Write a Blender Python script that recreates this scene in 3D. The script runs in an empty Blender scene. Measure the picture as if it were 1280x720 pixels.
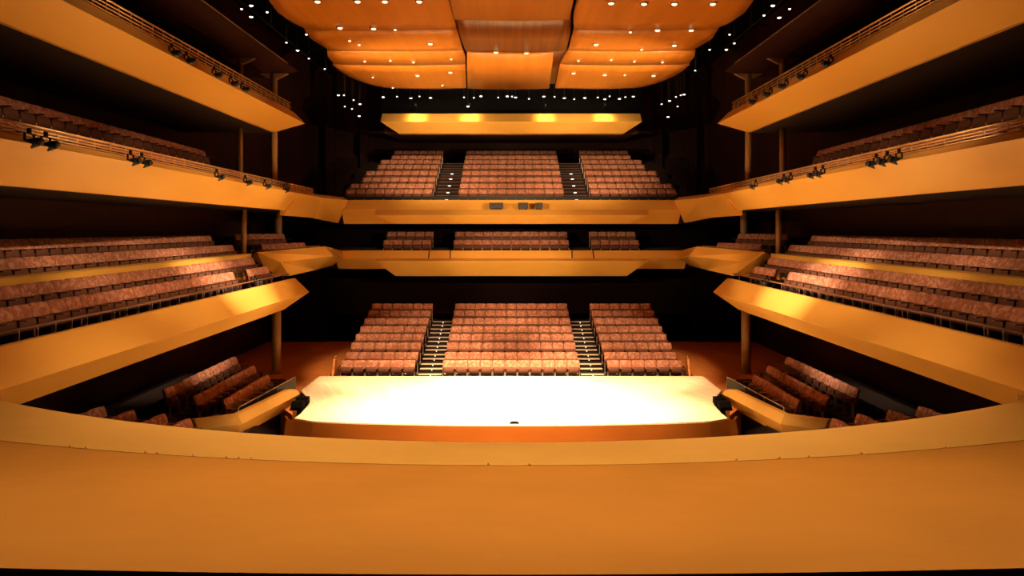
import bpy, bmesh, math, random
from mathutils import Vector, Matrix
random.seed(7)
COL = bpy.context.scene.collection
CZ = 6.14            # eye height above the stage floor
F = 850.0            # focal length in pixels of a 1280 wide frame
CX = -0.0
# ------------------------------------------------------------------ materials
def new_mat(name):
    m = bpy.data.materials.new(name); m.use_nodes = True
    nt = m.node_tree
    return m, nt, nt.nodes['Principled BSDF']
def N(nt, kind, **kw):
    n = nt.nodes.new(kind)
    for k, v in kw.items(): setattr(n, k, v)
    return n
def plain(name, col, rough=0.5, metal=0.0, spec=0.5):
    m, nt, b = new_mat(name)
    tc = N(nt, 'ShaderNodeTexCoord'); no = N(nt, 'ShaderNodeTexNoise'); no.inputs['Scale'].default_value = 9
    rp = N(nt, 'ShaderNodeValToRGB')
    rp.color_ramp.elements[0].position = .3; rp.color_ramp.elements[1].position = .75
    rp.color_ramp.elements[0].color = [c * .88 for c in col] + [1]
    rp.color_ramp.elements[1].color = list(col) + [1]
    nt.links.new(tc.outputs['Object'], no.inputs['Vector']); nt.links.new(no.outputs['Fac'], rp.inputs['Fac'])
    nt.links.new(rp.outputs['Color'], b.inputs['Base Color'])
    b.inputs['Roughness'].default_value = rough; b.inputs['Metallic'].default_value = metal
    b.inputs['Specular IOR Level'].default_value = spec
    return m
def wood(name, c1, c2, scale=(1, 1, 1), rough=0.4, spec=0.35, detail=6, lo=.35, hi=.7, seams=None):
    """veneer: stretched noise grain, optional panel seams"""
    m, nt, b = new_mat(name)
    tc = N(nt, 'ShaderNodeTexCoord'); mp = N(nt, 'ShaderNodeMapping'); mp.inputs['Scale'].default_value = scale
    no = N(nt, 'ShaderNodeTexNoise'); no.inputs['Scale'].default_value = 1.0; no.inputs['Detail'].default_value = detail
    no.inputs['Roughness'].default_value = .6
    rp = N(nt, 'ShaderNodeValToRGB')
    rp.color_ramp.elements[0].position = lo; rp.color_ramp.elements[1].position = hi
    rp.color_ramp.elements[0].color = list(c1) + [1]; rp.color_ramp.elements[1].color = list(c2) + [1]
    nt.links.new(tc.outputs['Object'], mp.inputs['Vector']); nt.links.new(mp.outputs['Vector'], no.inputs['Vector'])
    nt.links.new(no.outputs['Fac'], rp.inputs['Fac'])
    out = rp.outputs['Color']
    if seams:
        bw, bh, rot, dark = seams
        m2 = N(nt, 'ShaderNodeMapping'); m2.inputs['Rotation'].default_value = (0, 0, rot)
        br = N(nt, 'ShaderNodeTexBrick'); br.inputs['Scale'].default_value = 1
        br.inputs['Brick Width'].default_value = bw; br.inputs['Row Height'].default_value = bh
        br.inputs['Mortar Size'].default_value = .006; br.inputs['Color1'].default_value = (1, 1, 1, 1)
        br.inputs['Color2'].default_value = (.86, .84, .8, 1); br.inputs['Mortar'].default_value = (dark, dark * .9, dark * .8, 1)
        nt.links.new(tc.outputs['Object'], m2.inputs['Vector']); nt.links.new(m2.outputs['Vector'], br.inputs['Vector'])
        mx = N(nt, 'ShaderNodeMix', data_type='RGBA', blend_type='MULTIPLY'); mx.inputs['Factor'].default_value = 1
        nt.links.new(out, mx.inputs['A']); nt.links.new(br.outputs['Color'], mx.inputs['B']); out = mx.outputs['Result']
    nt.links.new(out, b.inputs['Base Color'])
    b.inputs['Roughness'].default_value = rough; b.inputs['Specular IOR Level'].default_value = spec
    return m
def fabric(name, cols):
    m, nt, b = new_mat(name)
    tc = N(nt, 'ShaderNodeTexCoord'); oi = N(nt, 'ShaderNodeObjectInfo')
    ad = N(nt, 'ShaderNodeVectorMath', operation='ADD'); sc = N(nt, 'ShaderNodeVectorMath', operation='SCALE'); sc.inputs['Scale'].default_value = 0.37
    nt.links.new(oi.outputs['Location'], sc.inputs[0]); nt.links.new(tc.outputs['Object'], ad.inputs[0]); nt.links.new(sc.outputs[0], ad.inputs[1])
    vo = N(nt, 'ShaderNodeTexVoronoi'); vo.inputs['Scale'].default_value = 14
    nt.links.new(ad.outputs[0], vo.inputs['Vector'])
    rp = N(nt, 'ShaderNodeValToRGB'); rp.color_ramp.interpolation = 'CONSTANT'
    sp = N(nt, 'ShaderNodeSeparateColor'); nt.links.new(vo.outputs['Color'], sp.inputs[0]); nt.links.new(sp.outputs[0], rp.inputs['Fac'])
    els = rp.color_ramp.elements
    els[0].position = 0; els[0].color = list(cols[0]) + [1]; els[1].position = .3; els[1].color = list(cols[1]) + [1]
    e = els.new(.55); e.color = list(cols[2]) + [1]; e = els.new(.8); e.color = list(cols[3]) + [1]
    nt.links.new(rp.outputs['Color'], b.inputs['Base Color'])
    b.inputs['Roughness'].default_value = .9; b.inputs['Specular IOR Level'].default_value = .15
    return m
def glow(name, col, strength):
    m = bpy.data.materials.new(name); m.use_nodes = True; nt = m.node_tree; nt.nodes.clear()
    o = N(nt, 'ShaderNodeOutputMaterial'); e = N(nt, 'ShaderNodeEmission')
    e.inputs['Color'].default_value = list(col) + [1]; e.inputs['Strength'].default_value = strength
    nt.links.new(e.outputs[0], o.inputs[0]); return m
M = dict(
 maple=wood('golden_veneer', (.67, .35, .06), (.75, .395, .075), (.5, .12, 1.2), rough=.33, spec=.5),
 ledge=wood('ledge_veneer', (.44, .19, .028), (.52, .225, .034), (.45, .9, .4), rough=.5, spec=.25, detail=8),
 pale=wood('pale_ledge_veneer', (.60, .33, .07), (.68, .38, .085), (.5, .6, .4), rough=.5, spec=.25),
 stage=wood('stage_planks', (.80, .66, .44), (.88, .76, .54), (.6, 4, 1), rough=.5, spec=.3, seams=(2.4, .14, 1.15, .78)),
 orange=wood('orange_boards', (.50, .17, .04), (.62, .22, .055), (.7, 2, 1), rough=.35, spec=.4, seams=(2.2, .16, 1.57, .8)),
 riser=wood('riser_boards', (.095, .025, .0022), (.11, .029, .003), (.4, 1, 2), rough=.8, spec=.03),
 canopy=wood('canopy_veneer', (.33, .105, .009), (.48, .165, .017), (3.2, .10, .3), rough=.36, spec=.4, lo=.25, hi=.75),  # stretched grain also stands in for streaked reflections
 canopydark=wood('canopy_dark_veneer', (.08, .022, .004), (.20, .058, .008), (6.0, .10, .3), rough=.35, spec=.4, lo=.35, hi=.65),
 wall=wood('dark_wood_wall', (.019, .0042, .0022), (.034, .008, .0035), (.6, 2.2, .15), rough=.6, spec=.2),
 dark=plain('dark_floor', (.022, .012, .010), .8, spec=.15),
 black=plain('black_paint', (.003, .0026, .003), .8, spec=.05),
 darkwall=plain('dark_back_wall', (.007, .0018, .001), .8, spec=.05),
 column=plain('bronze_paint', (.33, .17, .06), .5),
 fabric=fabric('petal_fabric', [(.31, .115, .065), (.39, .165, .10), (.47, .22, .145), (.34, .12, .065)]),
 shell=plain('seat_shell', (.20, .075, .035), .5),
 pan=plain('seat_pan', (.13, .048, .026), .7, spec=.2),
 metal=plain('pale_metal', (.55, .42, .30), .4, .6),
 gunmetal=plain('black_metal', (.012, .012, .013), .5, .2),
 brass=plain('brass', (.85, .55, .25), .3, .7),
 nosing=plain('pale_tread', (.62, .48, .34), .5),
 step=glow('step_glow', (1, .86, .66), 1.3),
 white=glow('white_lamp', (1, .86, .66), 5.0),
 warm=glow('warm_lamp', (1, .66, .32), 2.4),
 lens=plain('glass_lens', (.05, .05, .06), .1, spec=.8),
)
# ------------------------------------------------------------------ mesh tools
class MB:
    def __init__(s): s.v = []; s.f = []; s.mi = []; s.sm = []; s.m = 0; s.s = False
    def face(s, idx): s.f.append(tuple(idx)); s.mi.append(s.m); s.sm.append(s.s)
    def add(s, vs, fs):
        b = len(s.v); s.v += [tuple(p) for p in vs]
        for f in fs: s.face([b + i for i in f])
    def box(s, c, d, rot=None):
        hx, hy, hz = d[0] / 2, d[1] / 2, d[2] / 2
        vs = [Vector((x, y, z)) for x in (-hx, hx) for y in (-hy, hy) for z in (-hz, hz)]
        if rot: vs = [rot @ p for p in vs]
        vs = [p + Vector(c) for p in vs]
        s.add(vs, [(0, 1, 3, 2), (4, 6, 7, 5), (0, 4, 5, 1), (2, 3, 7, 6), (0, 2, 6, 4), (1, 5, 7, 3)])
    def loft(s, secs, close=True, caps=True):
        n = len(secs[0]); b = len(s.v)
        for sec in secs: s.v += [tuple(p) for p in sec]
        for i in range(len(secs) - 1):
            for j in range(n if close else n - 1):
                k = (j + 1) % n
                s.face((b + i * n + j, b + i * n + k, b + (i + 1) * n + k, b + (i + 1) * n + j))
        if caps:
            s.face([b + j for j in range(n)][::-1]); s.face([b + (len(secs) - 1) * n + j for j in range(n)])
    def tube(s, a, bb, r, n=8, r2=None):
        a = Vector(a); bb = Vector(bb); d = (bb - a).normalized()
        u = d.orthogonal().normalized(); w = d.cross(u); r2 = r if r2 is None else r2
        o = s.s; s.s = True
        s.loft([[a + (u * math.cos(t) + w * math.sin(t)) * r for t in [2 * math.pi * k / n for k in range(n)]],
                [bb + (u * math.cos(t) + w * math.sin(t)) * r2 for t in [2 * math.pi * k / n for k in range(n)]]])
        s.s = o
    def path(s, pts, r, n=6):
        for a, b in zip(pts, pts[1:]): s.tube(a, b, r, n)
    def mesh(s, name, mats):
        me = bpy.data.meshes.new(name); me.from_pydata(s.v, [], s.f)
        for m in (mats if isinstance(mats, (list, tuple)) else [mats]): me.materials.append(m)
        me.polygons.foreach_set('material_index', s.mi); me.polygons.foreach_set('use_smooth', s.sm)
        bm = bmesh.new(); bm.from_mesh(me); bmesh.ops.recalc_face_normals(bm, faces=bm.faces); bm.to_mesh(me); bm.free()
        return me
    def build(s, name, mats, parent=None, bevel=0):
        o = bpy.data.objects.new(name, s.mesh(name, mats)); COL.objects.link(o)
        if parent: o.parent = parent
        if bevel:
            md = o.modifiers.new('edge', 'BEVEL'); md.width = bevel; md.segments = 2; md.limit_method = 'ANGLE'
        return o
def tag(o, label=None, cat=None, group=None, kind=None):
    if label: o['label'] = label
    if cat: o['category'] = cat
    if group: o['group'] = group
    if kind: o['kind'] = kind
    return o
def empty(name, loc=(0, 0, 0), rz=0):
    o = bpy.data.objects.new(name, None); COL.objects.link(o); o.location = loc; o.rotation_euler.z = rz
    o.empty_display_size = .2
    return o
def struct(name, mb, mat, bevel=0): return tag(mb.build(name, mat, bevel=bevel), kind='structure')
def cpy(o, parent=None):
    c = o.copy(); COL.objects.link(c)
    if parent: c.parent = parent
    for ch in list(o.children): cpy(ch, c)
    return c
ORD = ('first second third fourth fifth sixth seventh eighth ninth tenth eleventh twelfth thirteenth fourteenth fifteenth sixteenth '
       'seventeenth eighteenth nineteenth twentieth').split()
ORD += ['twenty-' + w for w in ORD[:9]] + ['thirtieth'] + ['thirty-' + w for w in ORD[:9]]
def H(h): return h + CZ
SIDES = ((-1, 'left'), (1, 'right'))

# ------------------------------------------------------------------ room shell
def shell(name, c, d, mat):
    b = MB(); b.box(c, d); return struct(name, b, mat)
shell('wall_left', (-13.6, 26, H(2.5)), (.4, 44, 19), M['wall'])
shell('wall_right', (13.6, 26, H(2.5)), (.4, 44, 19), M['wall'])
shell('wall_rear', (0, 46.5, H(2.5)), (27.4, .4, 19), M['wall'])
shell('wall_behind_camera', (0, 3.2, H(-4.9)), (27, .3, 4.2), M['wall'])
shell('ceiling', (0, 26, H(11.2)), (27.6, 44, .4), M['black'])
shell('floor', (0, 25, -1.125), (27.4, 42.6, .2), M['dark'])
for sx, sn in SIDES:      # warm board floor beside the stage and the stalls
    b = MB(); P = [(7.2, 22.4), (8.3, 24.0), (9.0, 26.2), (13.2, 27.4), (13.2, 37.0), (8.0, 37.0), (7.6, 28.3), (7.95, 28.2), (7.95, 24.6)]
    b.loft([[(sx * x, y, -1.0) for x, y in P], [(sx * x, y, -.03) for x, y in P]])
    struct('floor_side_' + sn, b, M['orange'])
b = MB(); b.box((0, 14.7, -.99), (15.6, 13.2, .06)); struct('floor_bounce', b, M['stage'])  # unseen pale floor added to bounce light onto the near balcony fronts
# rear stalls wall, tier back wall
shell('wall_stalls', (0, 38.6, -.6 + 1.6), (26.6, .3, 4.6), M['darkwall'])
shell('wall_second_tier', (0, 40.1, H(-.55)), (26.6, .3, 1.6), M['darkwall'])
# upper rear wall columns and soffits in the dark
b = MB()
for x in (-12.2, -9.9, 9.9, 12.2): b.box((x, 45.9, H(6)), (.5, .6, 9))
struct('trim_rear', b, M['wall'])

# ------------------------------------------------------------------ stage
SL = [(-7.0, 21.75), (-7.6, 23.2), (-7.95, 25.6), (-7.95, 28.2)]
near = [(x, 21.25 + .0095 * x * x - .25 * max(0, 1 - (7.0 - abs(x)) / .6) * -1) for x in [i * .7 for i in range(-10, 11)]]
outline = near + [(6.98, 22.6), (7.05, 23.7), (7.5, 24.85), (7.95, 25.7), (7.95, 28.2), (-7.95, 28.2), (-7.95, 25.7), (-7.5, 24.85), (-7.05, 23.7), (-6.98, 22.6)]
st = tag(empty('stage', (0, 24.8, 0)), 'wide pale plank concert stage, brightly lit, empty', 'stage')
def off(p): return (p[0], p[1] - 24.8, p[2])
b = MB(); b.loft([[off((x, y, -.10)) for x, y in outline], [off((x, y, 0)) for x, y in outline]]); b.build('stage_deck', M['stage'], st, .015)
b = MB()
riser = [(x, y - .06) for x, y in near]
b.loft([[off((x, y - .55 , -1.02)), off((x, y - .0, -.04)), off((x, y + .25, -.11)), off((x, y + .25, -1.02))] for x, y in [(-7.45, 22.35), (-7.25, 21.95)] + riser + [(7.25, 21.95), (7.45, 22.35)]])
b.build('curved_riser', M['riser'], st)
b = MB(); b.box(off((0, 28.12, -.5)), (15.8, .12, .8)); b.build('front_fascia', M['dark'], st)
tag(b.build('cable_cover', M['black'], st)) if False else None
for x in (-4.85, 4.85, .1):
    b = MB(); b.box((0, 0, 0), (.34 if x != .1 else .3, .12, .05)); b.box((0, .02, .03), (.2, .06, .03))
    o = b.build('floor_pocket', M['black']); o.location = (x, 21.35 if x == .1 else 20.95, .02 if x == .1 else -.55)
    o.parent = st; o.location = off(o.location)

# ------------------------------------------------------------------ seats
SW = .53
def seat_parts():
    R = {}
    b = MB(); b.s = True                 # padded backrest, bowed, leaning back
    nx, nz = 5, 5
    def pt(i, j, side):
        x = -.258 + .516 * i / (nx - 1); t = j / (nz - 1); z = .455 + .43 * t
        rnd = .010 * (2 * x / .516) ** 4 * (1 if t > .9 else 0)
        bow = .02 * (2 * x / .516) ** 2
        return (x * (1 - .02 * (t > .9)), .17 + .13 * t - bow + side * (.062 - .02 * abs(2 * t - 1) ** 3), z - rnd)
    sec = []
    for i in range(nx):
        sec.append([pt(i, j, -1) for j in range(nz)] + [pt(i, j, .1) for j in range(nz - 1, -1, -1)])
    b.loft(sec); R['backrest'] = (b, M['fabric'])
    b = MB()
    sec = [[(x, .20 - .03 * (2 * x / .47) ** 2, .38), (x, .33 - .03 * (2 * x / .47) ** 2, .86), (x, .355 - .03 * (2 * x / .47) ** 2, .86), (x, .225 - .03 * (2 * x / .47) ** 2, .38)] for x in (-.23, -.12, 0, .12, .23)]
    b.loft(sec); R['back_shell'] = (b, M['shell'])
    b = MB(); b.s = True                 # tipped-up cushion, its underside towards the stage
    sec = []
    for x in (-.225, -.2, 0, .2, .225):
        k = 0 if abs(x) > .21 else 1
        sec.append([(x, .10, .36), (x, .015 - .006 * k, .385), (x, .045 - .006 * k, .58), (x, .075, .625 - .01 * (1 - k)), (x, .115, .60), (x, .135, .42)])
    b.loft(sec); R['seat_cushion'] = (b, M['pan'])
    return R
SP = {k: v[0].mesh(k, v[1]) for k, v in seat_parts().items()}
def leg_mb():
    b = MB()
    b.loft([[(x, -.10, .0), (x, .20, .0), (x, .18, .03), (x, .10, .05), (x, .12, .42), (x, .02, .42), (x, .03, .05), (x, -.08, .03)] for x in (-.011, .011)])
    return b
def arm_mb():
    b = MB(); b.loft([[(x, y, z) for x, z in ((-.022, .60), (.022, .60), (.026, .625), (-.026, .625))] for y in (-.17, -.15, .19)]); b.box((0, .1, .51), (.02, .05, .2)); return b
LEG, ARM = leg_mb().mesh('leg', M['metal']), arm_mb().mesh('armrest', M['shell'])
def make_seat():
    root = empty('theatre_seat')
    for k, me in SP.items():
        o = bpy.data.objects.new(k, me); COL.objects.link(o); o.parent = root
    for s in (-1, 1):
        for nm, me, dx in (('leg', LEG, .245), ('armrest', ARM, .240)):
            o = bpy.data.objects.new(nm, me); COL.objects.link(o); o.parent = root; o.location.x = s * dx
    return root
seats = []       # (x, y, z, rz, label, group, visible fraction)
def row_rear(y, h_top, blocks, place, rowname, vis=1.0):
    z = H(h_top) - .88
    for x0, n, bn, d in blocks:          # x0 = edge towards the middle; d = direction of counting
        for i in range(n):
            x = x0 + d * (i + .5) * SW
            k = i
            fr = {'left': 'the aisle', 'right': 'the aisle', 'centre': 'its left end'}[bn]
            seats.append((x, y, z, 0, f'brown petal-patterned seat, {ORD[k]} from {fr}, {rowname} row, {bn} block, {place}', f'seats in the {bn} block, {place}', vis))
RN = ORD
LBL = lambda k: 'front' if k == 0 else ORD[k]
orch = [(28.75, -5.65), (29.7, -5.48), (30.6, -5.21), (31.55, -4.97), (32.5, -4.74), (33.4, -4.47), (34.3, -4.20), (35.2, -3.95)]
for k, (y, h) in enumerate(orch):
    row_rear(y, h, ((-4.08, 6, 'left', -1), (-5.5 * SW, 11, 'centre', 1), (4.08, 6, 'right', 1)), 'stalls', LBL(k), 1 if k < 6 else .6)
for k, (y, h) in enumerate([(37.3, -.66), (38.35, -.22)]):
    row_rear(y, h, ((-4.4, 5, 'left', -1), (-6 * SW, 12, 'centre', 1), (4.4, 5, 'right', 1)), 'middle rear balcony', LBL(k), .8)
up = [(37.5 + .9 * k, (285 - v) / F * (37.5 + .9 * k)) for k, v in enumerate([236.5, 229.5, 221.5, 213.5, 205.5, 199.5, 194, 188])]
nout = [9, 9, 8, 8, 7, 7, 6, 6]
for k, (y, h) in enumerate(up):
    row_rear(y, h, ((-4.4, nout[k], 'left', -1), (-5.5 * SW, 11, 'centre', 1), (4.4, nout[k], 'right', 1)), 'upper rear balcony', LBL(k), .85)
def row_side(sx, sn, p0, p1, h_top, rowname, place, vis=1.0, twist=3):
    """seats from far end p0 to near end p1 (u, Y); facing the middle of the hall"""
    z = H(h_top) - .88
    a = Vector((p0[0], p0[1])); c = Vector((p1[0], p1[1])); L = (c - a).length; n = max(1, int(L / .535)); d = (c - a) / L
    ang = math.atan2(d.x, -d.y)          # row direction away from parallel
    for i in range(n):
        p = a + d * (i + .5) * .535
        rz = -sx * (math.pi / 2 - ang - math.radians(twist)); 
        seats.append((sx * (p.x - .15), p.y, z, rz, f'brown petal-patterned seat, {ORD[i]} from the far end, {rowname} row, {place}, {sn}', f'seats on the {sn} {place}', vis))
for sx, sn in SIDES:
    # lowest balcony and the terrace stepped behind it
    row_side(sx, sn, (9.75, 24.0), (9.75, 11.6), -1.55, 'front', 'lowest balcony')
    row_side(sx, sn, (9.75, 27.4), (9.75, 24.9), -1.55, 'front', 'lowest balcony end group')
    row_side(sx, sn, (10.55, 28.0), (10.55, 12.4), -1.23, 'second', 'lowest balcony', .9)
    row_side(sx, sn, (11.65, 28.6), (11.65, 13.5), -.71, 'front', 'stepped terrace')
    row_side(sx, sn, (12.5, 28.4), (12.5, 14.5), -.29, 'second', 'stepped terrace', .9)
    row_side(sx, sn, (10.05, 33.2), (11.2, 29.8), -.72, 'front', 'terrace corner group', .9)
    row_side(sx, sn, (11.2, 33.6), (12.3, 29.6), -.28, 'second', 'terrace corner group', .9)
    # third and top balconies
    row_side(sx, sn, (10.2, 27.6), (9.75, 11.8), 2.12, 'front', 'third balcony', .4)
    row_side(sx, sn, (11.3, 25.2), (10.9, 12.4), 2.86, 'second', 'third balcony', .55)
    row_side(sx, sn, (9.97, 24.5), (9.97, 13.0), 5.16, 'front', 'top balcony', .25)
    row_side(sx, sn, (10.8, 23.5), (10.8, 14.0), 5.98, 'second', 'top balcony', .35)
    # stage side seating
    row_side(sx, sn, (8.72, 24.6), (8.72, 20.7), -5.3, 'front', 'stage-side box')
    row_side(sx, sn, (9.6, 25.6), (9.6, 20.5), -5.17, 'second', 'stage-side box')
    row_side(sx, sn, (10.5, 26.1), (10.5, 20.6), -4.93, 'third', 'stage-side box')
    for q, (u, ye, h) in enumerate([(8.9, 18.9, -5.3), (9.6, 18.9, -5.17), (10.3, 18.6, -4.98), (11.0, 18.4, -4.83)]):
        row_side(sx, sn, (u, ye), (u + .15, ye - 2.0), h, LBL(q), 'near stage-side block', .2, 10)
def measure(s):
    x, y, z, rz, lb, g, vis = s
    fx, fy = math.sin(rz), -math.cos(rz)     # facing direction
    d = math.hypot(x, y); face = abs((fx * -x + fy * -y) / d)
    inside = abs(x) / y * F < 650
    return (SW * face) * .5 * (F / y) ** 2 * vis * (1 if inside else .01)
ranked = sorted(seats, key=measure, reverse=True)
proto = make_seat()
rest = ranked[300:]
for i, (x, y, z, rz, lb, g, vis) in enumerate(ranked[:300]):
    o = proto if i == 0 else cpy(proto)
    o.location = (x, y, z + .004); o.rotation_euler.z = rz
    tag(o, lb, 'seat', g)
b = MB(); allm = [M['fabric'], M['shell'], M['metal'], M['pan']]
tmpl = []
for k, me in SP.items():
    mi = {'back_shell': 1, 'seat_cushion': 3}.get(k, 0)
    tmpl.append(([v.co.copy() for v in me.vertices], [tuple(p.vertices) for p in me.polygons], mi, me.polygons[0].use_smooth))
for s in (-1, 1):
    for me, dx, mi in ((LEG, .245, 2), (ARM, .24, 1)):
        tmpl.append(([v.co + Vector((s * dx, 0, 0)) for v in me.vertices], [tuple(p.vertices) for p in me.polygons], mi, False))
for (x, y, z, rz, lb, g, vis) in rest:
    if abs(x) / y * F > 720: continue
    mt = Matrix.Translation((x, y, z + .004)) @ Matrix.Rotation(rz, 4, 'Z')
    for vs, fs, mi, sm in tmpl:
        b.m = mi; b.s = sm; b.add([mt @ v for v in vs], fs)
o = b.build('theatre_seats', allm)
tag(o, 'remaining brown patterned seats filling the far rows and upper balconies', 'seats', kind='stuff')
print('seats', len(seats))

# ------------------------------------------------------------------ stalls rake and steps
def rake(name, rows, x0, x1, base, mat, label, cat):
    b = MB(); pts = []
    for k, (y, h) in enumerate(rows):
        z = H(h) - .88; y0 = y - .35; y1 = (rows[k + 1][0] - .35) if k + 1 < len(rows) else y + 1.0
        pts += [(y0, z), (y1, z)]
    pts += [(pts[-1][0], base), (pts[0][0], base)]
    b.loft([[(x, y, z) for y, z in pts] for x in (x0, x1)])
    o = b.build(name, mat); return o
for nm, a, c in (('left block', -7.45, -4.0), ('centre block', -3.0, 3.0), ('right block', 4.0, 7.45)):
    o = rake('floor_stalls', orch, a, c, -1.0, M['dark'], '', ''); o['kind'] = 'structure'
def aisle(rows, xc, w, base, name, label, marker, tread_lit=True, halves=True):
    root = tag(empty(name, (xc, rows[0][0], H(rows[0][1]) - .88)), label, 'steps', 'stepped aisles')
    ox, oy, oz = xc, rows[0][0], H(rows[0][1]) - .88
    steps = []
    for k, (y, h) in enumerate(rows):
        z = H(h) - .88
        if k: 
            zp = H(rows[k - 1][1]) - .88; steps.append((y - .62, (z + zp) / 2))
        steps.append((y - .25, z))
    steps.append((rows[-1][0] + .8, steps[-1][1]))
    b = MB()
    pts = []
    for (y, z), (y2, z2) in zip(steps, steps[1:]): pts += [(y, z), (y2, z)]
    pts += [(pts[-1][0], base), (pts[0][0], base)]
    b.loft([[(x - 0, y - oy, z - oz) for y, z in pts] for x in (-w / 2, w / 2)])
    b.build('stair_body', M['dark'], root)
    for k, (y, z) in enumerate(steps[:-1]):
        b = MB(); b.box((0, y - oy + .05, z - oz + .012), (w - .02, .22 if tread_lit else .05, .024))
        b.build('tread_nosing', M['nosing'] if tread_lit else M['shell'], root)
    if marker:
        for k, (y, z) in enumerate(steps[:-1]):
            if not tread_lit and (k % 2 or k > 10): continue
            b = MB(); b.box((.02, y - oy - .035, z - oz - .03), (marker, .035, .05)); b.box((.02, y - oy - .02, z - oz - .03), (marker * 1.3, .02, .06))
            b.build('step_marker', M['step'], root)  # glowing boxes stand in for white marks on the step nosing
    return root
for sx, sn in SIDES:
    aisle(orch, sx * 3.52, 1.02, -1.0, 'aisle_steps', f'pale nosed aisle steps between stalls blocks, {sn} of centre', .035)
    aisle(up, sx * 3.65, 1.3, H(.3), 'aisle_steps', f'white-marked dark aisle steps of the upper rear balcony, {sn} of centre', .13, False)
    t = tag(empty('aisle_steps', (sx * 3.8, 37.6, H(-1.53))), f'single dark half step in the middle rear balcony aisle, {sn} of centre', 'steps', 'stepped aisles')
    b = MB(); b.box((0, 0, .105), (1.1, .54, .21)); b.build('stair_body', M['dark'], t)
    b = MB(); b.box((0, -.25, .215), (1.08, .05, .02)); b.build('tread_nosing', M['shell'], t)
    for dx in (-.25, -.05, .22):
        b = MB(); b.box((dx, -.28, .17), (.10, .02, .05)); b.build('step_marker', M['step'], t)  # glow in place of white step marks here too
# side post and end wall of the first stalls row
for sx, sn in SIDES:
    t = tag(empty('stalls_end_panel', (sx * 7.45, 28.6, -.03)), f'small end post beside the front stalls row, {sn} side', 'end panel')
    b = MB(); b.loft([[(x, -.25, 0), (x, .30, 0), (x, .40, .62), (x, .02, .66), (x, -.08, .3)] for x in (-.04, .04)]); b.build('side_panel', M['orange'], t)
    b = MB(); b.tube((0, -.1, .3), (0, .1, .72), .02); b.tube((0, .1, .72), (0, .4, .72), .02); b.build('grab_rail', M['metal'], t)

# ------------------------------------------------------------------ balconies: helpers
def sec(sx, y, prof): return [(sx * u, y if len(q) == 0 else y + q[0], H(h)) for u, h, *q in prof]
def guard(root, pts, height, mat, posts=14, off_=(0, 0, 0), mids=(.5,)):
    """rail with posts that follows pts (world points on the parapet top)"""
    pts = [Vector(p) for p in pts]
    b = MB(); b.path([p + Vector((0, 0, height)) for p in pts], .028, 8); b.build('top_rail', mat, root)
    for mm in mids:
        b = MB(); b.path([p + Vector((0, 0, height * mm)) for p in pts], .02, 6); b.build('middle_rail', mat, root)
    L = sum((q - p).length for p, q in zip(pts, pts[1:]))
    for i in range(posts):
        d = L * (i + .5) / posts; k = 0
        while k < len(pts) - 2 and d > (pts[k + 1] - pts[k]).length: d -= (pts[k + 1] - pts[k]).length; k += 1
        p = pts[k].lerp(pts[k + 1], d / (pts[k + 1] - pts[k]).length)
        b = MB(); b.tube(p - Vector((0, 0, .01)), p + Vector((0, 0, height)), .014, 6); b.build('rail_post', mat, root)
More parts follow.
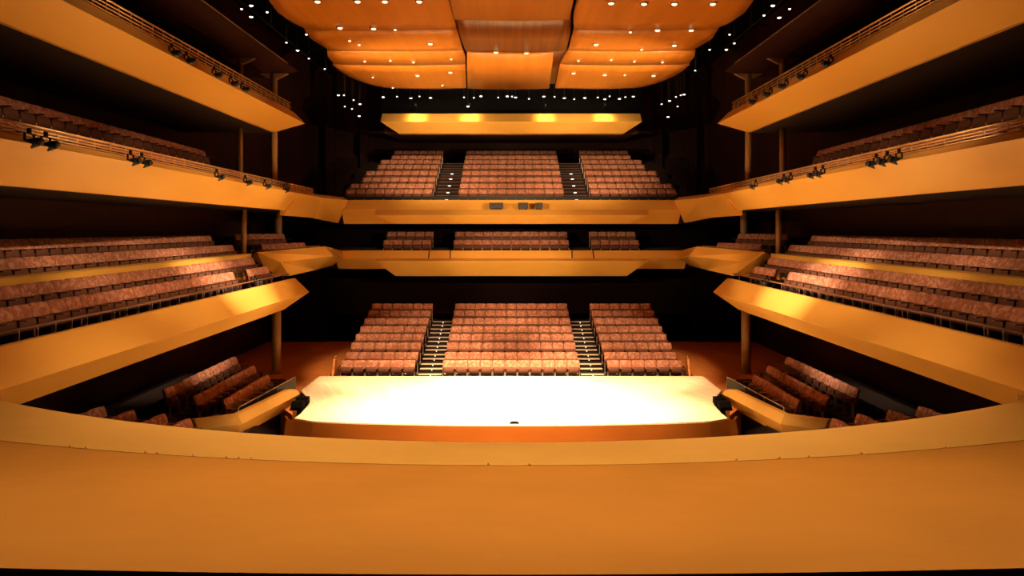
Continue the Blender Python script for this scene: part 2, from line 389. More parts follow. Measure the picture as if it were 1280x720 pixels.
for sx, sn in SIDES:
    # ---- lowest balcony
    root = tag(empty('lowest_balcony'), f'lowest {sn} side balcony, brightly lit folded golden wood front with pointed end', 'balcony')
    front = [(9.05, -2.10), (8.60, -2.73), (9.30, -3.34), (9.42, -3.34), (9.42, -2.9), (9.18, -2.10)]
    b = MB()
    b.loft([[(sx * u, y, H(h)) for (u, h), y in zip(front, ys)] for ys in ((8.8, 10.7, 11.2, 11.2, 9.6, 8.8), (28.5, 29.0, 27.8, 27.8, 28.0, 28.4))])
    b.build('parapet', M['maple'], root, .012)
    b = MB()
    b.loft([[(sx * u, y, H(h)) for u, h in ((9.19, -2.43), (10.1, -2.43), (10.1, -2.11), (10.88, -2.11), (10.88, -2.3), (13.38, -2.3), (13.38, -3.2), (9.43, -3.33))] for y in (9.6, 28.3)])
    b.build('deck', M['dark'], root)
    guard(root, [(sx * 9.22, y, H(-2.12)) for y in (11, 28.2)], .22, M['shell'], 12, mids=())
    # ---- stepped terrace
    root = tag(empty('stepped_terrace'), f'seating terrace stepped behind the lowest balcony, thin golden capped front, {sn} side', 'balcony')
    b = MB(); b.loft([[(sx * u, y, H(h)) for u, h in ((10.92, -1.13), (10.90, -1.08), (11.12, -1.06), (11.14, -1.13), (11.05, -1.2), (11.05, -2.25), (10.94, -2.25), (10.94, -1.4))] for y in (9.8, 28.6)])
    b.build('parapet', M['maple'], root)
    b = MB(); b.loft([[(sx * u, y, H(h)) for u, h in ((11.06, -1.59), (12.0, -1.59), (12.0, -1.17), (13.39, -1.17), (13.39, -2.29), (11.06, -2.29))] for y in (9.6, 28.7)])
    b.build('deck', M['dark'], root)
    # ---- prow at the corner
    root = tag(empty('corner_prow'), f'folded golden corner front projecting beyond the terrace end, {sn} side', 'balcony')
    A = [(10.75, 28.75, -1.02), (10.15, 29.9, -1.5), (9.95, 30.5, -2.15), (10.9, 30.5, -2.15), (11.2, 29.3, -1.2)]
    B = [(9.15, 33.4, -.90), (8.70, 33.3, -1.38), (9.70, 33.8, -2.08), (10.1, 33.9, -2.08), (9.4, 33.6, -1.2)]
    C_ = [(9.0, 36.2, -1.2), (8.9, 36.0, -1.6), (9.5, 36.2, -2.0), (10.2, 36.3, -2.0), (9.5, 36.4, -1.3)]
    b = MB(); b.loft([[(sx * u, y, H(h)) for u, y, h in S] for S in (A, B, C_)]); b.build('parapet', M['maple'], root)
    b = MB(); P = [(11.15, 28.75), (9.75, 33.5), (9.6, 36.6), (13.3, 36.6), (13.3, 28.75)]
    b.loft([[(sx * u, y, H(h)) for u, y in P] for h in (-2.0, -1.60)])
    P = [(12.2, 28.75), (10.75, 33.5), (10.4, 36.6), (13.3, 36.6), (13.3, 28.75)]
    b.loft([[(sx * u, y, H(h)) for u, y in P] for h in (-1.6, -1.17)]); b.build('deck', M['dark'], root)
    b = MB(); b.path([(sx * 11.1, 29.0, H(-.98)), (sx * 9.4, 33.4, H(-.88))], .03, 6); b.build('cap_rail', M['column'], root)
    # ---- third balcony
    root = tag(empty('third_balcony'), f'third {sn} side balcony, slanted amber wood front with brass rails and lights', 'balcony')
    def p3(u0, dh): return [(u0 + .36, 1.64), (u0, 1.46), (u0 + .68, .76 + dh), (u0 + .85, .76 + dh), (u0 + .85, 1.4), (u0 + .5, 1.64)]
    b = MB(); b.loft([[(sx * u, y, H(h)) for u, h in p3(u0, dh)] for y, u0, dh in ((6.5, 8.15, 0), (11, 8.3, 0), (28.9, 8.98, 0))])
    b.loft([[(sx * u, y, H(h)) for (u, h), y in zip(p3(u0, dh), ys)] for u0, dh, ys in ((8.98, -.22, [28.9] * 6), (9.10, -.25, (33.0, 33, 33.6, 33.6, 33.3, 33.0)), (8.6, -.48, (36.3, 35.9, 36.5, 36.5, 36.4, 36.3)))])
    b.build('parapet', M['maple'], root)
    b = MB(); b.loft([[(sx * (u + k), y, H(h)) for u, h in ((9.25, 1.24), (10.3, 1.24), (10.3, 1.98), (13.3 - k, 1.98), (13.3 - k, .8), (9.25, .78))] for y, k in ((6.6, -.1), (28.4, .58), (36.2, .6))])
    b.build('deck', M['dark'], root)
    guard(root, [(sx * 8.62, 8, H(1.63)), (sx * 9.38, 28.9, H(1.63)), (sx * 9.5, 32.6, H(1.63))], .24, M['brass'], 40, mids=(.2, .45, .7))
    # ---- top balcony
    root = tag(empty('top_balcony'), f'top {sn} side balcony under the roof, long sloping amber underside, free pointed end', 'balcony')
    front = [(8.98, 4.78), (8.60, 4.36), (9.50, 3.84), (9.62, 3.84), (9.62, 4.4), (9.10, 4.78)]
    b = MB(); b.loft([[(sx * u, y, H(h)) for (u, h), y in zip(front, ys)] for ys in ([6.5] * 6, (28.1, 28.4, 27.3, 27.3, 27.6, 28.0))])
    b.build('parapet', M['maple'], root, .012)
    b = MB(); b.loft([[(sx * u, y, H(h)) for u, h in ((9.64, 4.26), (10.35, 4.26), (10.35, 5.08), (13.38, 5.08), (13.38, 3.9), (9.64, 3.86))] for y in (6.6, 27.6)])
    b.build('deck', M['dark'], root)
    guard(root, [(sx * 9.04, 8, H(4.77)), (sx * 9.04, 27.8, H(4.77))], .34, M['brass'], 40, mids=(.2, .45, .7))
    # ---- roof edge above the top balcony
    root = tag(empty('roof_fascia'), f'dark sloping roof fascia with thin brass edge above the {sn} top balcony', 'fascia')
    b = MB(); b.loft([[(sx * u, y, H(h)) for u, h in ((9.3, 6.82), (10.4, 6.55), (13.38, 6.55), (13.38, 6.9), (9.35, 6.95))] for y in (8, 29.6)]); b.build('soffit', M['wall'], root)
    b = MB(); b.tube((sx * 9.28, 8, H(6.84)), (sx * 9.28, 28.2, H(6.84)), .022, 6); b.build('edge_strip', M['brass'], root)
    # ---- columns
    def column(u, y, h0, h1, label, capital=True, r=.15):
        t = tag(empty('support_column', (sx * u, y, H(h0))), label, 'column', 'bronze columns')
        b = MB(); b.tube((0, 0, .0), (0, 0, h1 - h0), r, 16); b.build('shaft', M['column'], t)
        b = MB(); b.tube((0, 0, .0), (0, 0, .08), r * 1.35, 16); b.build('base_ring', M['column'], t)
        if capital:
            b = MB(); b.loft([[(x, y_, z) for x, z in ((-.16, -.22), (.16, -.22), (.62, 0), (-.62, 0))] for y_ in (-.09, .09)])
            o = b.build('bracket', M['brass'], t); o.location.z = h1 - h0
    column(9.98, 28.9, -6.17, -3.34, f'bronze column standing on the floor under the {sn} lowest balcony tip', False, .19)
    column(11.65, 34.0, -1.17, .78, f'short bronze column between terrace corner and {sn} third balcony', False, .19)
    column(10.1, 28.95, 1.24, 6.56, f'tall bronze column rising past the {sn} top balcony tip', True, .14)
    column(10.5, 26.3, 1.24, 3.9, f'thinner dim column beneath the {sn} top balcony, before its tip', False, .12)
    column(10.5, 26.3, 4.26, 6.56, f'thinner column above the {sn} top balcony, before its tip', True, .12)
    column(11.4, 29.0, -1.17, .78, f'dim column against the back wall of the {sn} terrace', False, .12)
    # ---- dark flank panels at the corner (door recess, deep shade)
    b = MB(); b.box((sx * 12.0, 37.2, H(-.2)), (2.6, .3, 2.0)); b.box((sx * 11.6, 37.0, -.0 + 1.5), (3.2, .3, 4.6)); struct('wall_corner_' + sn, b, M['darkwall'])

# ------------------------------------------------------------------ rear balconies
def rear(name, label, top, ridge, bot, flank_mid, flank_bot, ledge, fw=9.4):
    root = tag(empty(name, (0, 36, H(bot[1]))), label, 'balcony'); oz = H(bot[1])
    L = lambda x, y, h: (x, y - 36, H(h) - oz)
    b = MB()
    fw = 8.98 if top > 0 else 9.3
    b.loft([[L(x, 36.3, top), L(x, 35.95, flank_mid), L(x, 36.55, flank_bot), L(x, 36.8, flank_bot), L(x, 36.5, top)] for x in (-fw, -4, 0, 4, fw)])
    b.build('set_back_front', M['maple'], root)
    b = MB()
    hw, hb = 7.05, 6.1
    S = lambda s: [L(s * hw, ridge[0], ridge[1]), L(s * hb, bot[0], bot[1]), L(s * hb, 36.5, bot[1]), L(s * hw * .99, 36.2, ledge[1]), L(s * hw * .995, ledge[0], ledge[1])]
    b.loft([S(-1), S(1)]); b.build('projecting_front', M['maple'], root, .01)
    return root, L
r2, L2 = rear('rear_balcony', 'middle rear balcony, narrow golden front with a projecting shelf in its centre', -1.20, (35.0, -1.69), (35.8, -2.53), -1.62, -2.2, (35.9, -1.60))
r3, L3 = rear('rear_balcony', 'upper rear balcony, amber two-fold front below the steep seating, small black gear on it', 1.50, (35.0, .66), (35.7, .22), .95, .22, (35.45, .95))
b = MB(); b.loft([[L2(x, y, h) for y, h in ((36.5, -1.54), (37.9, -1.54), (37.9, -1.10), (39.9, -1.10), (39.9, -2.15), (36.5, -2.15))] for x in (-9.6, 9.6)]); b.build('deck', M['dark'], r2)
b = MB(); pts = []
for k, (y, h) in enumerate(up): pts += [(y - .4, h - .88), (y + .5, h - .88)]
pts += [(46.2, pts[-1][1]), (46.2, .26), (36.55, .26), (36.55, pts[0][1])]
for x0, x1 in ((-9.6, -4.32), (-2.98, 2.98), (4.32, 9.6)):
    b.loft([[L3(x, y, h) for y, h in pts] for x in (x0, x1)])
b.build('deck', M['dark'], r3)
b = MB(); b.box(L3(0, 36.62, 1.62), (18.6, .04, .16)); b.build('dark_rail', M['gunmetal'], r3)
for sx in (-1, 1):
    for dx in (-.55, .55):
        b = MB(); b.path([L2(sx * 3.8 + dx, 36.35, -1.15), L2(sx * 3.8 + dx * 1.05, 36.0, -1.55), L2(sx * 3.8 + dx, 35.9, -1.62)], .03, 6); b.build('divider_post', M['gunmetal'], r2)
# equipment boxes on the upper rear front
for x, w, lab in ((-.78, .72, 'widest black projector box, leftmost on the upper rear balcony front'), (.62, .52, 'middle black projector box on the upper rear balcony front'), (1.45, .38, 'smallest black box, rightmost on the upper rear balcony front')):
    t = tag(empty('projector', (x, 35.62, H(.97))), lab, 'projector', 'black boxes on the upper rear balcony front')
    b = MB(); b.box((0, 0, .2), (w, .5, .3)); hs = b.build('housing', M['gunmetal'], t, .02)
    b = MB(); b.tube((-w * .2, -.25, .2), (-w * .2, -.29, .2), .07, 12); b.tube((w * .2, -.25, .2), (w * .2, -.28, .2), .05, 12); b.build('lens', M['lens'], hs)
    b = MB(); b.box((-w * .35, 0, .02), (.06, .4, .05)); b.box((w * .35, 0, .02), (.06, .4, .05)); b.build('foot', M['gunmetal'], t)
# topmost rear canopy front
t = tag(empty('booth_canopy', (0, 38.5, H(5.4))), 'high rear amber canopy front with four light pools above the top seats', 'canopy front')
b = MB(); LL = lambda x, y, h: (x, y - 38.5, h - 5.4)
S = lambda s: [LL(s * 7.3, 38.5, 6.48), LL(s * 7.3, 37.95, 5.93), LL(s * 6.4, 38.75, 5.38), LL(s * 6.4, 39.3, 5.38), LL(s * 7.3, 39.3, 6.48)]
b.loft([S(-1), S(1)]); b.build('wooden_front', M['maple'], t, .01)
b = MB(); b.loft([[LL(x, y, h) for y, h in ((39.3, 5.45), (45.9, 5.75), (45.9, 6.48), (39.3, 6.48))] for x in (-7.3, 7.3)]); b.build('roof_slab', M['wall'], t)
shell('wall_booth', (0, 39.9, H(8.0)), (15.2, .3, 2.8), M['black'])
def spot(name, loc, target, power, size, col=(1, .62, .30), blend=.6, radius=.12):
    l = bpy.data.lights.new(name, 'SPOT'); l.energy = power; l.color = col; l.spot_size = math.radians(size); l.spot_blend = blend; l.shadow_soft_size = radius
    o = bpy.data.objects.new(name, l); COL.objects.link(o); o.location = loc
    d = Vector(target) - Vector(loc); o.rotation_euler = d.to_track_quat('-Z', 'Y').to_euler(); return o
for k, x in enumerate((-5.3, -2.3, 1.9, 5.2)):
    lamp = tag(empty('canopy_wash_light', (x, 37.6, H(6.78))), f'tiny lamp washing the high rear canopy front, {ORD[k]} from the left', 'lamp', 'lamps over the rear canopy front')
    b = MB(); b.tube((0, 0, .0), (0, .1, .12), .05, 10, .06); b.build('lamp_housing', M['gunmetal'], lamp)
    b = MB(); b.tube((0, .08, .12), (0, .9, .02), .012, 6); b.build('bracket_arm', M['gunmetal'], lamp)
    spot('wash', (x, 37.6, H(6.7)), (x, 38.25, H(6.15)), 150, 100, blend=1, radius=.03)

# ------------------------------------------------------------------ foreground: curved end balcony
root = tag(empty('end_balcony', (0, 4, H(-3))), 'broad curved wooden balcony ledge across the whole foreground', 'balcony front')
def curved(y0, k, h, x): return (x, y0 + k * x * x - 4, h + 3)
xs = [i * .45 for i in range(-21, 22)]
b = MB(); b.s = False
def ledgeA(x):
    xx = min(abs(x), 8.7)
    inner = 7.45 + .0224 * x * x; outer = 8.72 + .032 * xx * xx
    return [(x, outer - 4, -2.75 + 3), (x, inner - 4, -2.60 + 3), (x, inner - 4, -2.66 + 3), (x, outer - 4.04, -2.83 + 3)]
xa = [x * 8.58 / 9.45 for x in xs]
b.loft([ledgeA(x) for x in xa]); b.build('outer_ledge', M['pale'], root)
b = MB()
b.loft([[(x * .995, 8.70 + .032 * min(abs(x), 8.7) ** 2 - 4, -2.80 + 3), (x * 1.01, 8.2 + .032 * x * x - 4, -3.35 + 3), (x * 1.01, 8.0 + .032 * x * x - 4, -3.35 + 3), (x * .995, 8.3 + .030 * x * x - 4, -2.85 + 3)] for x in xa])
b.build('outer_fold', M['maple'], root)
b = MB()
def ledgeB(x):
    inner = 4.12 + .008 * x * x; outer = 7.38 + .0224 * x * x
    return [(x, outer - 4, -2.58 + 3), (x, (outer + inner) / 2 - 4, -2.335 + 3), (x, inner - 4, -2.10 + 3), (x, inner - 4, -2.22 + 3), (x, outer - 4, -2.70 + 3)]
b.loft([ledgeB(x) for x in xs]); b.build('inner_ledge', M['ledge'], root)
b = MB()
b.loft([[(x, 7.2 + .0224 * x * x - 4, .29), (x, 8.2 + .028 * x * x - 4, .15), (x, 8.0 + .028 * x * x - 4, -.2), (x, 6.6 + .02 * x * x - 4, -.2)] for x in xs]); b.build('ledge_bed', M['black'], root)
for x in (-5.2, -4.98, -4.2, -4.05, -3.6, -3.2, -3.05, -2.9, -.25, .2, 2.5, 3.0, 3.35, 4.0, 5.1):
    b = MB(); y = 7.40 + .0224 * x * x - 4
    b.box((x, y, .415), (.045, .03, .025)); b.tube((x, y, .42), (x, y, .445), .009, 6); b.build('glint_stud', M['brass'], root)  # small brass bits added for the glints along the ledge gap
b = MB(); b.box((-8.1, 10.6, H(-2.66)), (.25, .12, .06), Matrix.Rotation(.5, 3, 'Z')); b.box((8.1, 10.6, H(-2.66)), (.35, .12, .06), Matrix.Rotation(-.5, 3, 'Z'))
o = b.build('joint_plate', M['brass']); o.parent = root; o.location = (0, -4, -H(-3))
shell('floor_end_balcony', (0, 1.9, H(-3.2)), (20, 4.2, .1), M['black'])

# ------------------------------------------------------------------ low parapets and gear beside the stage
for sx, sn in SIDES:
    root = tag(empty('stage_side_parapet', (sx * 7.9, 21.5, 0)), f'low pale gold parapet of the stage-side box, {sn} edge of stage', 'low parapet')
    path = [(7.62, 24.4), (7.58, 23.4), (8.08, 20.3), (9.1, 19.7)]
    O = lambda u, y, z: (sx * u - sx * 7.9, y - 21.5, z)
    b = MB(); S = []
    for i, (u, y) in enumerate(path):
        tz = (.34, .56, .58, .58)[i]
        S.append([O(u + .10, y + .02, -.10), O(u - .06, y - .04, .30 if i else .2), O(u + .08, y, tz), O(u + .24, y + .10, tz), O(u + .22, y + .10, -.10)])
    b.loft(S); b.build('parapet_wall', M['pale'], root)  # pale veneer stands in for bright stage light on this parapet
    # rail in front of the first side row
    root = tag(empty('box_rail', (sx * 8.1, 22, 0)), f'dark slim rail in front of the {sn} stage-side seats', 'rail')
    O = lambda u, y, z: (sx * u - sx * 8.1, y - 22, z)
    b = MB(); b.path([O(8.0, 25.2, .62), O(8.38, 20.9, .62)], .02, 6); b.build('top_rail', M['metal'], root)
    b = MB(); b.box(O(8.19, 23.05, .3), (.03, 4.3, .55), Matrix.Rotation(sx * math.atan(.38 / 4.3), 3, 'Z')); b.build('dark_panel', M['gunmetal'], root)
    for y in (25.2, 23.7, 22.2, 20.9):
        b = MB(); b.tube(O(8.0 + (25.2 - y) * .088, y, -.02), O(8.0 + (25.2 - y) * .088, y, .62), .018, 6); b.build('rail_post', M['metal'], root)
    # platforms under the side seats
    b = MB(); b.loft([[(sx * u, y, z) for u, z in ((8.0, -1.0), (13.3, -1.0), (13.3, .33), (9.95, .33), (9.95, .09), (9.0, .09), (9.0, -.04), (8.0, -.04))] for y in (17, 27.2)])
    struct('floor_stage_side_' + sn, b, M['dark'])
    # monitors beside the stage deck
    for q, (u, y) in enumerate(((7.29, 23.75), (7.26, 23.15))):
        t = tag(empty('floor_monitor', (sx * u, y, -.025)), f'black wedge speaker beside the {sn} edge of the stage, {"farther" if q == 0 else "nearer"} of two', 'speaker', 'black wedges by the stage edge')
        b = MB(); b.loft([[(x, -.2, 0), (x, .2, 0), (x, .18, .25), (x, -.05, .27), (x, -.21, .08)] for x in (-.2, .2)]); cb = b.build('cabinet', M['black'], t, .01)
        b = MB(); b.box((0, -.14, .18), (.34, .02, .2), Matrix.Rotation(-.62, 3, 'X')); b.build('speaker_grille', M['black'], cb)
    # water glasses / small lamp on the box floor
    for q, dx in enumerate((0, .18)):
        t = tag(empty('floor_lamp_puck', (sx * (8.35 + dx), 19.75, .02)), f'tiny pale light by the {sn} box aisle, {"inner" if q == 0 else "outer"} one', 'small light', 'small lights in the box aisle')
        b = MB(); b.tube((0, 0, 0), (0, 0, .05), .05, 10); b.build('puck_body', M['gunmetal'], t)
        b = MB(); b.tube((0, 0, .05), (0, 0, .075), .03, 10, .015); b.build('puck_lens', M['white'], t)

# ------------------------------------------------------------------ stage lights hung on the rails
def make_fixture():
    root = empty('stage_light')
    b = MB(); b.tube((0, .16, -.02), (0, -.14, -.10), .085, 12, .10); b.tube((0, .24, 0), (0, .16, -.02), .06, 12, .085); body = b.build('lamp_body', M['gunmetal'], root)
    b = MB(); b.box((-.12, 0, .03), (.015, .04, .2)); b.box((.12, 0, .03), (.015, .04, .2)); b.box((0, 0, .13), (.25, .04, .015)); b.build('yoke', M['gunmetal'], root)
    b = MB(); b.box((0, 0, .18), (.05, .06, .1)); b.build('clamp', M['gunmetal'], root)
    b = MB(); b.tube((0, -.14, -.10), (0, -.145, -.102), .085, 12); b.build('lens', M['lens'], body)
    for s in (-1, 1):
        b = MB(); b.box((s * .13, -.2, -.11), (.09, .12, .01), Matrix.Rotation(s * .9, 3, 'Y')); b.build('barn_door', M['gunmetal'], body)
    return root
fx = make_fixture(); first = True
def place_fx(loc, rz, label, group, sc=1.0):
    global first
    o = fx if first else cpy(fx); first = False
    o.location = loc; o.rotation_euler.z = rz; o.scale = (sc,) * 3; tag(o, label, 'stage light', group)
for sx, sn in SIDES:
    pos = {-1: (11.9, 12.35, 15.3, 15.8, 20.2, 22.6, 24.6, 27.0), 1: (15.0, 15.5, 16.0, 19.0, 19.5, 21.4, 22.0, 24.8)}[sx]
    for q, y in enumerate(pos):
        u0 = 8.3 + (y - 11) * .038
        place_fx((sx * (u0 + .10), y, H(1.53)), sx * math.pi / 2, f'black stage light under the {sn} third balcony rail, {ORD[q]} from the near end', f'lights on the {sn} third balcony', .95)
    pos4 = {-1: (17.5, 18.3, 20.0, 21.2, 22.1), 1: (18.6, 20.2, 21.6, 22.9, 24.3)}[sx]
    for q, y in enumerate(pos4):
        place_fx((sx * 8.74, y, H(4.52)), sx * math.pi / 2, f'black stage light under the {sn} top balcony rail, {ORD[q]} from the near end', f'lights on the {sn} top balcony', 1.0)

for sx, sn in SIDES:
    place_fx((sx * 9.20, 24.45, H(-1.93)), sx * math.pi / 2, f'black stage light on the {sn} lowest balcony front, in the gap between seat groups', 'lights on the lowest balconies', 1.0)
# ------------------------------------------------------------------ acoustic canopy over the stage
def at(px, v, h): y = F * h / (285 - v); return ((px - 640) / F * y, y, H(h))
def panel(poly, z0, dz, name, label, mat='canopy', th=.14, thing='acoustic_reflector'):
    """poly: plan outline left edge list [(y, xl, xr)], a slab slightly rising away and bowed"""
    b = MB(); b.s = True
    secs = []
    y0, y1 = poly[0][0], poly[-1][0]
    n = 12
    for (y, xl, xr) in poly:
        t = (y - y0) / (y1 - y0); z = z0 + dz * t
        bot = [(xl + (xr - xl) * i / n, y, z + .10 * math.sin(math.pi * t) * 0 - .05 * math.sin(math.pi * i / n)) for i in range(n + 1)]
        topp = [(x, yy, zz + th) for x, yy, zz in bot[::-1]]
        secs.append(bot + topp)
    b.loft(secs)
    cx = (poly[0][1] + poly[0][2]) / 2; c0 = Vector((cx, (y0 + y1) / 2, z0 + th))
    b.v = [tuple(Vector(p) - c0) for p in b.v]
    root = tag(empty(thing, c0), label, 'ceiling panel', 'wooden acoustic canopy panels')
    b.build('reflector_board', M[mat], root)
    for xx in (poly[0][1] * .6 + poly[0][2] * .4, poly[0][1] * .4 + poly[0][2] * .6):   # hangers
        b = MB(); b.tube((xx - cx, 0, -.05), (xx - cx, 0, H(11.0) - c0.z), .02, 6); b.build('hanger_rod', M['gunmetal'], root)
hz = 7.0
def edge(lst): return [(y, x) for y, x in lst]
LE = [  # per panel: list of (Y, outer |x|)
 [(14.0, 7.4), (17, 7.5), (20.9, 7.47), (22.2, 7.62), (23.2, 7.5), (24.0, 7.25)],
 [(24.02, 7.3), (25.2, 7.45), (26.4, 7.3), (26.95, 7.12)],
 [(26.97, 7.3), (28, 7.55), (29.3, 7.6)],
 [(29.32, 7.7), (30.6, 7.68), (31.6, 7.55), (32.6, 7.3), (33.4, 7.0), (34.0, 6.65), (34.35, 6.2)],
]
names = ['nearest', 'second', 'third', 'farthest']
for sx, sn in SIDES:
   
    def xin_at(y):
        tab = [(14, 1.93), (27, 1.93), (27.4, 1.86), (34.35, 2.27)] if sx < 0 else [(14, 2.0), (22.6, 2.05), (24, 2.22), (27, 2.27), (29, 2.1), (34.35, 2.22)]
        for (a, p), (c, q) in zip(tab, tab[1:]):
            if a <= y <= c: return sx * (p + (q - p) * (y - a) / (c - a))
        return sx * tab[-1][1]
    for k, lst in enumerate(LE):
        poly = [(y, min(sx * x, xin_at(y)), max(sx * x, xin_at(y))) for y, x in lst]
        panel(poly, H(hz + .01 * k), .03, 'p', f'{names[k]} {sn}-hand amber wood reflector panel over the stage')
panel([(14, -1.82, 1.85), (18, -1.82, 1.85), (22.55, -1.88, 1.92)], H(6.85), .06, 'p', 'nearest middle reflector panel hung lowest over the stage')
panel([(22.6, -1.88, 2.0), (25, -1.9, 2.16), (27.28, -1.84, 2.2)], H(7.06), .04, 'p', 'dark streaked middle reflector panel over the stage', 'canopydark')
panel([(27.3, -1.78, 1.70), (30, -1.95, 1.78), (34.35, -2.2, 1.92)], H(7.0), .04, 'p', 'farthest middle reflector panel, brightly lit, at canopy tip')
panel([(27.35, 1.6, 2.5), (34.2, 1.7, 2.5)], H(7.28), .02, 'p', 'narrow brown filler strip recessed between middle and right-hand reflector panels', 'canopydark', .08)
# downlights in the canopy
dl = [(398, 0), (448, 0), (482, 0), (525, 0), (426, 33), (468, 34), (495, 35), (438, 49), (450, 54), (539, 53), (457, 75), (489, 74), (518, 76), (565, 72), (467, 95),
      (523, 93), (564, 89), (554, 105), (492, 108), (621, 64), (659, 65), (765, 2), (806, 3), (844, 3), (892, 3), (789, 38), (823, 36), (865, 36), (746, 54),
      (844, 55), (803, 60), (718, 90), (757, 92), (818, 93), (782, 92), (724, 74), (765, 73), (794, 75), (829, 76)]
big = {(398, 0), (448, 0), (482, 0), (525, 0), (426, 33), (468, 34), (539, 53), (765, 2), (806, 3), (844, 3), (892, 3), (823, 36), (865, 36), (746, 54), (844, 55), (718, 90), (757, 92), (818, 93), (564, 89), (523, 93), (621, 64), (659, 65)}
bpy.context.view_layer.update()
from mathutils.bvhtree import BVHTree
pv, pf = [], []
for o in bpy.data.objects:
    if o.name.startswith('reflector_board'):
        bb = len(pv); mw = o.matrix_world; pv += [mw @ v.co for v in o.data.vertices]; pf += [tuple(bb + i for i in p.vertices) for p in o.data.polygons]
bv = BVHTree.FromPolygons(pv, pf)
protos = {}
def lamp_thing(name, loc, r, mat, label, group, down=True):
    key = (name, r, mat)
    if key not in protos:
        t = empty(name)
        b = MB(); b.tube((0, 0, .0), (0, 0, .08), r * 1.5, 12); hs = b.build('lamp_housing', M['gunmetal'] if mat == 'white' else M['column'], t)
        b = MB(); b.s = True; b.tube((0, 0, -.03), (0, 0, .001), r * .75, 12, r); b.build('lamp_lens', M[mat], hs)
        protos[key] = t; o = t
    else: o = cpy(protos[key])
    o.location = loc; tag(o, label, 'light', group)
    if mat == 'white':
        for ch in list(o.children):
            if ch.name.startswith('hanger_rod'): bpy.data.objects.remove(ch)
        b = MB(); b.tube((0, 0, .07), (0, 0, H(11.02) - loc[2]), .012, 5); b.build('hanger_rod', M['gunmetal'], o)
    return o
srt = sorted(dl, key=lambda p: (p[1] // 12, p[0]))
rowsn = {}
for p in srt: rowsn.setdefault(p[1] // 12, []).append(p)
for ri, (kk, ps) in enumerate(sorted(rowsn.items())):
    for q, (px, v) in enumerate(ps):
        d = Vector(((px - 640) / F, 1, (285 - v - 1.0) / F)); hit = bv.ray_cast(Vector((0, 0, CZ)), d.normalized())
        if hit[0] is None: continue
        lc = hit[0] - Vector((0, 0, .03))
        lamp_thing('canopy_downlight', lc, .09 if (px, v) in big else .05, 'warm', f'warm downlight set in the wood canopy, {ORD[q]} from left in {ORD[ri]} row down the picture', 'downlights in the wooden canopy')
# small white lamps on the black ceiling grid
dots = [(303, 11), (315, 21), (335, 15), (315, 7), (359, 53), (373, 63), (384, 43), (387, 73), (407, 86), (424, 119), (431, 119), (443, 125), (451, 130), (432, 133), (450, 145), (441, 136)]
dotsR = [(967, 7), (956, 19), (988, 11), (975, 22), (913, 43), (919, 54), (909, 62), (888, 62), (870, 88), (846, 121), (852, 119), (838, 126), (828, 130), (856, 118), (848, 133), (836, 146)]
for lst, sn in ((dots, 'left'), (dotsR, 'right')):
    for q, (px, v) in enumerate(sorted(lst, key=lambda p: p[1])):
        x, y, z = at(px, v, 8.7)
        if y > 40: x, y, z = at(px, v, (285 - v) / F * 40)
        lamp_thing('grid_lamp', (x, y, z), .045 if q % 3 else .075, 'white', f'small white lamp on the dark roof grid {sn} of the canopy, {ORD[q]} from the top', f'roof grid lamps {sn} of the canopy')
rx = [305, 340, 375, 397, 425, 510, 520, 535, 553, 597, 620, 632, 641, 675, 713, 740, 765, 790, 817, 850, 868, 880, 905, 920, 940]
for q, px in enumerate(rx):
    v = 121.5 + random.uniform(-1.5, 2.5); 
    if px == 520: v = 133
    x, y, z = at(330 + px / 2.032, v, (285 - v) / F * 39.3)
    lamp_thing('grid_lamp', (x, y, z), .045 if q % 2 else .08, 'white', f'small white lamp in the row behind the canopy tip, {ORD[q]} from the left', 'lamps behind the canopy tip')
# lighting grid pipes carrying the lamps
t = tag(empty('lighting_grid', (0, 30, H(8.9))), 'dark pipe grid carrying small lamps beneath the black roof', 'pipe grid')
for x in (-10.6, -9.2, 9.2, 10.6):
    b = MB(); b.tube((x, -16, 0), (x, 10, 0), .03, 6); b.build('grid_pipe', M['gunmetal'], t)
for y in (-12, -8, -4, 0, 4, 8.5):
    b = MB(); b.tube((-11.5, y, .07), (11.5, y, .07), .03, 6); b.build('grid_pipe', M['gunmetal'], t)
for x in (-10.6, 10.6):
    for y in (-14, 0, 9):
        b = MB(); b.tube((x, y, 0), (x, y, 2.2), .02, 6); b.build('hanger_rod', M['gunmetal'], t)

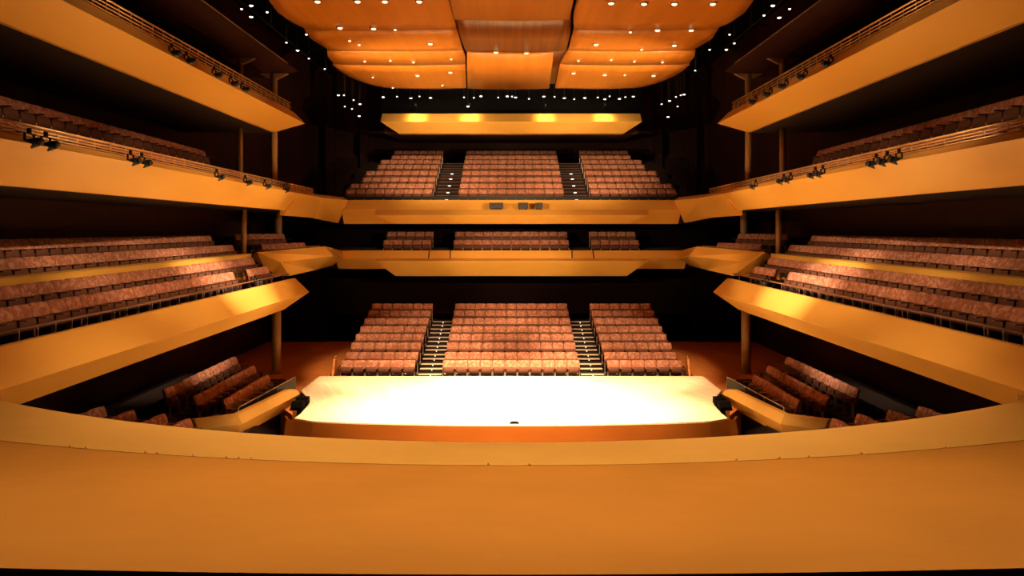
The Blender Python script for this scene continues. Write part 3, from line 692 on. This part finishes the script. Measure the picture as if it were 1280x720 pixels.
# ------------------------------------------------------------------ light
LC = (1, .68, .38)
for x, y, tx, ty, p, s in ((-5, 15.5, -2.4, 23.9, 27000, 36), (0, 15.5, 0, 23.9, 27000, 36), (5, 15.5, 2.4, 23.9, 27000, 36)):
    spot('stage_spot', (x, y, H(6.3)), (tx, ty, 0), p, s, LC, .9)
for x, y, p in ((-2.8, 25.0, 8000), (2.8, 25.0, 8000), (-2.8, 20.2, 8000), (2.8, 20.2, 8000), (0, 22.5, 7000)):
    spot('canopy_spot', (x, y, H(6.6)), (x, y + .01, 0), p, 54, LC, .5)
for x in (-3.5, 3.5): spot('bounce_spot', (x, 14.2, H(6.6)), (x, 14.21, 0), 2600, 72, LC, .6)  # added lamps that light the unseen bounce floor
for sx in (-1, 1):
    spot('side_fill', (-sx * 5.0, 19.0, H(6.5)), (sx * 9.2, 23.3 if sx < 0 else 22.2, H(-1.9)), 26000, 17, (1, .76, .5), 1)  # added lamp making the bright highlight on the lowest balcony front
    for y, p in ((14.5, 3200), (19.0, 7000), (24.5, 6800)): spot('tier_fill', (-sx * 6.0, y, H(6.5)), (sx * 10.4, y + .5, H(-.8)), p, 25, LC, .8)  # added fill for the side seats and lowest front
    for y in (15.0, 22.0): spot('tier_fill', (-sx * 6.5, y, H(6.3)), (sx * 10.0, y, H(2.9)), 1700, 24, LC, 1)  # added fill for the third balcony's rail and seats
    spot('rail_fill', (-sx * 8.6, 25.0, H(1.5)), (sx * 9.3, 32.0, H(-1.4)), 4200, 17, LC, 1, .03)  # added fill brightening the corner prow
    spot('rail_fill', (sx * 8.5, 18.0, H(1.45)), (-sx * 1.5, 35.6, H(-1.25)), 7600, 31, LC, .7, .03)  # added fill brightening the rear balcony fronts
    spot('rail_fill', (sx * 8.6, 22.0, H(4.3)), (-sx * 2.0, 38.4, H(5.6)), 1100, 40, LC, .7, .03)  # added fill brightening the booth front
    spot('rail_fill', (sx * 8.6, 24.0, H(1.5)), (sx * 1.0, 31.0, H(7.0)), 6000, 75, LC, 1, .03)  # added uplight standing in for light bounced onto the canopy
for x in (-5, 0, 5): spot('audience_spot', (x, 18.5, H(6.4)), (x * .95, 29.8, 0), 11000, 31, LC, .5)
for x in (-3.5, 3.5): spot('upper_seat_spot', (x, 30, H(6.6)), (x * 1.25, 42, H(3.0)), 3000, 56, LC, .9)
for x in (-3.5, 3.5): spot('booth_fill', (x, 35.4, H(7.6)), (x, 38.3, H(6.1)), 110, 120, LC, .9, .05)  # added fill hidden behind the canopy tip, brightening the booth front
def area(name, loc, target, power, sx_, sy_, col=LC):
    l = bpy.data.lights.new(name, 'AREA'); l.shape = 'RECTANGLE'; l.size = sx_; l.size_y = sy_; l.energy = power; l.color = col
    l.spread = math.radians(85)
    o = bpy.data.objects.new(name, l); COL.objects.link(o); o.location = loc
    d = Vector(target) - Vector(loc); o.rotation_euler = d.to_track_quat('-Z', 'Y').to_euler(); return o
area('end_balcony_wash', (0, 6.6, H(6.4)), (0, 6.65, 0), 280, 10, 1.5)
w = bpy.data.worlds.new('hall'); bpy.context.scene.world = w; w.use_nodes = True
w.node_tree.nodes['Background'].inputs[0].default_value = (1, .5, .25, 1); w.node_tree.nodes['Background'].inputs[1].default_value = 0.0
# ------------------------------------------------------------------ camera
cam = bpy.data.cameras.new('camera'); co = bpy.data.objects.new('camera', cam); COL.objects.link(co)
co.location = (0, 0, CZ); co.rotation_euler = (math.radians(90), 0, 0)
cam.sensor_width = 36; cam.lens = F / 1280 * 36; cam.shift_y = -75 / 1280; cam.shift_x = 1 / 1280; cam.clip_start = .1; cam.clip_end = 200
sc = bpy.context.scene; sc.camera = co
vs = sc.view_settings; vs.view_transform = 'Standard'; vs.look = 'None'; vs.exposure = 0.35; vs.gamma = 1; vs.use_curve_mapping = False
sc.cycles.max_bounces = 8; sc.cycles.diffuse_bounces = 5; sc.cycles.sample_clamp_indirect = 6
